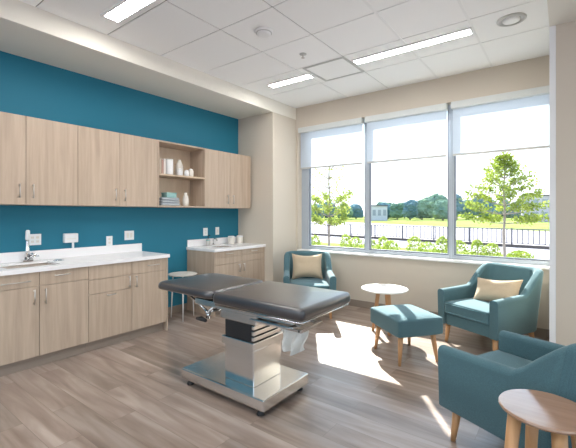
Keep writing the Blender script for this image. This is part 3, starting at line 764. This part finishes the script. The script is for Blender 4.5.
# leaf cards
def leaf(bm, p, s, rnd):
    d = Vector((rnd.gauss(0, 1), rnd.gauss(0, 1), rnd.gauss(0, 1))).normalized()
    e = d.orthogonal().normalized(); e.rotate(Matrix.Rotation(rnd.random() * 6.28, 3, d)); g = d.cross(e)
    a = bm.verts.new(p - e * s); b = bm.verts.new(p + g * s * .45); c = bm.verts.new(p + e * s); q = bm.verts.new(p - g * s * .45 + d * s * .2)
    bm.faces.new((a, b, c, q))
def young_tree(name, label, x, y, h, crown_w, seed, mat, clear=1.2, tiers=9, leaves=34, low_bias=0.0, up=.25, lsize=.055, thin=1.0, taper=.84, jit=.085):
    rnd = random.Random(seed)
    t = thing(name, label, 'tree', (x, y, GZ))
    bm = B()
    trunk = [Vector((.02 * math.sin(k * 1.7), .02 * math.cos(k * 2.1), h * k / 10)) for k in range(11)]
    tube(bm, trunk, [.05 * (1 - k / 11.5) + .006 for k in range(11)], 8)
    lv = B()
    for k in range(tiers):
        f = k / (tiers - 1)
        z = clear + (h * .93 - clear) * f
        Lr = crown_w / 2 * (1.0 - taper * f) * (.8 if k == 0 else 1)
        for b in range(6):
            a = b * 1.047 + k * 1.9 + rnd.uniform(-.3, .3)
            ln = Lr * rnd.uniform(.75, 1.1)
            st = Vector((0, 0, z - .12))
            en = st + Vector((math.cos(a) * ln, math.sin(a) * ln, ln * (up + .55 * f) + rnd.uniform(-.05, .1)))
            md = st.lerp(en, .5) + Vector((0, 0, -.05 * ln))
            tube(bm, [st, md, en], [.016 * (1 - .4 * f), .010, .004], 5)
            nl = int(leaves * (1 - .45 * f) * (thin if f > .35 else 1))
            for q in range(nl):
                s = rnd.uniform(.35, 1.05) ** .8
                p = st.lerp(en, min(1.03, s)) + Vector((rnd.gauss(0, jit), rnd.gauss(0, jit), rnd.gauss(0.02, jit * .7)))
                leaf(lv, p, lsize * rnd.uniform(.7, 1.3), rnd)
    obj('trunk', bm, 'bark', t, smooth=True)
    o = obj('foliage', lv, mat, t)
    o['kind'] = 'stuff'
young_tree('tree', 'young lime green tree with layered branches outside the right window', -1.8, 15.5, 4.35, 3.5, 3, 'leafR', clear=1.75, tiers=8, leaves=125, lsize=.066, up=.16, thin=.7, taper=.93, jit=.10)
young_tree('tree', 'sparse young tree with fanned upper branches outside the left window', -7.7, 13.0, 5.0, 2.1, 11, 'leafL', clear=1.6, tiers=9, leaves=120, up=.35, thin=.12, lsize=.062, taper=.3, jit=.09)
# shrubs
sp = [(-7.6, 16.8), (-7.5, 18.1), (-6.75, 17.2), (-5.85, 17.9), (-5.05, 17.2), (-4.75, 18.6), (-3.75, 17.4), (-3.2, 18.4), (-2.55, 17.9), (-1.55, 18.3), (-10.9, 16.9), (-10.0, 18.7), (-9.1, 18.2), (-11.8, 16.8)]
for i, (x, y) in enumerate(sp):
    rnd = random.Random(50 + i)
    t = thing('shrub', 'rounded lime green shrub in the planting bed outside the windows, one of a loose row', 'shrub', (x, y, GZ + .03), 0, 'lime green shrubs along the fence')
    rw, rh = rnd.uniform(.30, .44), rnd.uniform(.6, .85)
    if i == 9: rw, rh = .5, .35
    bm = B()
    for q in range(420):
        a = rnd.random() * 6.28; z = rnd.random(); rr = rw * math.sqrt(max(.05, 1 - (2 * z - .8) ** 2 * .7)) * rnd.uniform(.55, 1.05)
        leaf(bm, Vector((math.cos(a) * rr, math.sin(a) * rr, .04 + z * rh)), .055 * rnd.uniform(.7, 1.3), rnd)
    o = obj('foliage', bm, 'shrub', t); o['kind'] = 'stuff'
    bm = B()
    for q in range(5):
        a = q * 1.26; tube(bm, [(0, 0, 0), (math.cos(a) * rw * .5, math.sin(a) * rw * .5, rh * .7)], [.012, .005], 5)
    obj('stems', bm, 'bark', t)
# distant trees
far = [(-67.5, 99.4, 5.4, 3.3), (-67.1, 105.9, 4.9, 3.7), (-60.3, 102.3, 5.7, 3.5), (-58.6, 108.6, 5.1, 3.6), (-58.2, 116.4, 4.6, 3.5), (-49.6, 122.9, 4.9, 3.1), (-44.6, 119.1, 5.1, 3.0), (-37.8, 111.7, 6.1, 3.0), (-33.7, 109.9, 6.2, 3.8), (-36.6, 135.2, 9.2, 4.6), (-27.7, 109.3, 5.8, 3.7), (-27.9, 126.8, 8.2, 3.2), (-24.2, 124.5, 6.5, 3.7), (-22.0, 131.2, 7.3, 3.5), (-18.0, 126.7, 6.1, 3.0), (-16.1, 138.1, 6.7, 3.6), (-12.1, 131.1, 5.8, 3.3), (-9.2, 135.8, 5.2, 2.6), (-71, 112, 5.6, 4), (-40.8, 131, 5.6, 4.2), (-31, 122, 6.4, 4.2), (2, 141.0, 6.1, 3.3),(-52.5,131,5.8,4.2),(-47,133,5.9,4.2),(-56,137,6.0,4.2)]
placed = []
for i, (x, y, h, w) in enumerate(far):
    for _ in range(60):     # stand back until the crown is clear of its neighbours
        if all(math.hypot(x - a, y - b) > (w + c) * 1.02 for a, b, c in placed + [(-43, 99, 4.2), (-5.4, 112, 5)]): break
        x, y, h, w = x * 1.02, y * 1.02, h * 1.015, w * 1.01
    placed.append((x, y, w))
    rnd = random.Random(200 + i)
    big = i in (8, 10)
    lab = {8: 'large rounded green tree beyond the lawn in the middle window', 10: 'broad yellow green tree beyond the lawn next to the right mullion of middle window', 9: 'tallest haze tinted tree of the far tree line'}.get(i, 'hazy blue green tree in the far tree line beyond the lawn')
    t = thing('tree', lab, 'tree', (x, y, GZ + .021), rnd.random() * 6, None if i in (8, 9, 10) else 'trees in the far tree line')
    bm = B()
    for q in range(9):
        a = rnd.random() * 6.28; rr = w * .5 * math.sqrt(rnd.random())
        rs = w * rnd.uniform(.42, .6); zc = h * rnd.uniform(.32, .92) - rs * .3
        if q == 0: rr = 0; zc = h - w * .45; rs = w * .45
        if q == 1: rr = 0; zc = h * .4; rs = w * .75
        ico = bmesh.ops.create_icosphere(bm, subdivisions=3, radius=rs)
        for v in ico['verts']:
            n_ = v.co.normalized(); v.co += n_ * rs * (.28 * noise.noise(n_ * 2.6 + Vector((i, q, 0))) + .16 * noise.noise(n_ * 7 + Vector((q, i, 3))))
            v.co.z = v.co.z * .85 + zc; v.co.x += math.cos(a) * rr; v.co.y += math.sin(a) * rr
            v.co.z = max(v.co.z, .5)
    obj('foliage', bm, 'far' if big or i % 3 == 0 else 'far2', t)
    obj('trunk', tube(B(), [(0, 0, 0), (0, 0, h * .4)], [.25, .18], 8), 'bark', t)
# far buildings
def building(label, x, y, w, d, h, rz, mat, nwin, storeys):
    t = thing('building', label, 'building', (x, y, GZ + .021), rz)
    obj('wall', box(B(), -w / 2, w / 2, -d / 2, d / 2, 0, h), mat, t)
    obj('roof', box(B(), -w / 2 - .2, w / 2 + .2, -d / 2 - .2, d / 2 + .2, h, h + .3), 'iron', t)
    for s in range(storeys):
        for k in range(nwin):
            xx = -w / 2 + (k + .5) * w / nwin; zz = (s + .35) * h / storeys; ww = w / nwin * .3
            obj('window', box(B(), xx - ww, xx + ww, -d / 2 - .05, -d / 2 + .02, zz, zz + h / storeys * .4), 'hazed_glass', t)
building('low pale building far away beside the trees in the middle window', -43, 99, 5.6, 6, 4.0, R(24), 'render', 4, 1)
building('mauve clad building far away at the right edge of the right window', -5.4, 112, 7.5, 8, 6.2, R(6), 'mauve', 4, 2)

# ------------------------------------------------------------------ light
w = bpy.data.worlds.new('World'); scn.world = w; w.use_nodes = True; nt = w.node_tree; nt.nodes.clear()
out = node(nt, 'ShaderNodeOutputWorld'); bg = node(nt, 'ShaderNodeBackground')
tc = node(nt, 'ShaderNodeTexCoord'); sx = node(nt, 'ShaderNodeSeparateXYZ')
nt.links.new(tc.outputs['Generated'], sx.inputs[0])
c = ramp(nt, sx.outputs['Z'], [(0, (.93, .96, 1)), (.12, (.86, .93, 1)), (.35, (.62, .80, 1)), (1, (.35, .58, .95))])
nt.links.new(c, bg.inputs[0]); bg.inputs[1].default_value = 1.35
nt.links.new(bg.outputs[0], out.inputs[0])
sd = bpy.data.lights.new('sun', 'SUN'); sd.energy = 13.5; sd.angle = R(.6); sd.color = (1, .96, .90)
so = bpy.data.objects.new('sun', sd); col.objects.link(so)
so.rotation_euler = Vector((-.70, 1, .995)).to_track_quat('Z', 'Y').to_euler()
so.location = (-8, 14, 12)

# ------------------------------------------------------------------ camera
cd = bpy.data.cameras.new('camera'); cd.sensor_width = 36; cd.sensor_fit = 'HORIZONTAL'
cd.lens = 369 / 576 * 36; cd.shift_y = -(224 - 213.5) / 576; cd.clip_end = 1000
co = bpy.data.objects.new('camera', cd); col.objects.link(co)
co.location = (0, 0, 1.4); co.rotation_euler = (R(90), 0, R(37.0))
scn.camera = co
vs_ = scn.view_settings
vs_.view_transform = 'Standard'; vs_.look = 'None'; vs_.gamma = 1; vs_.use_curve_mapping = False
vs_.exposure = 0.82
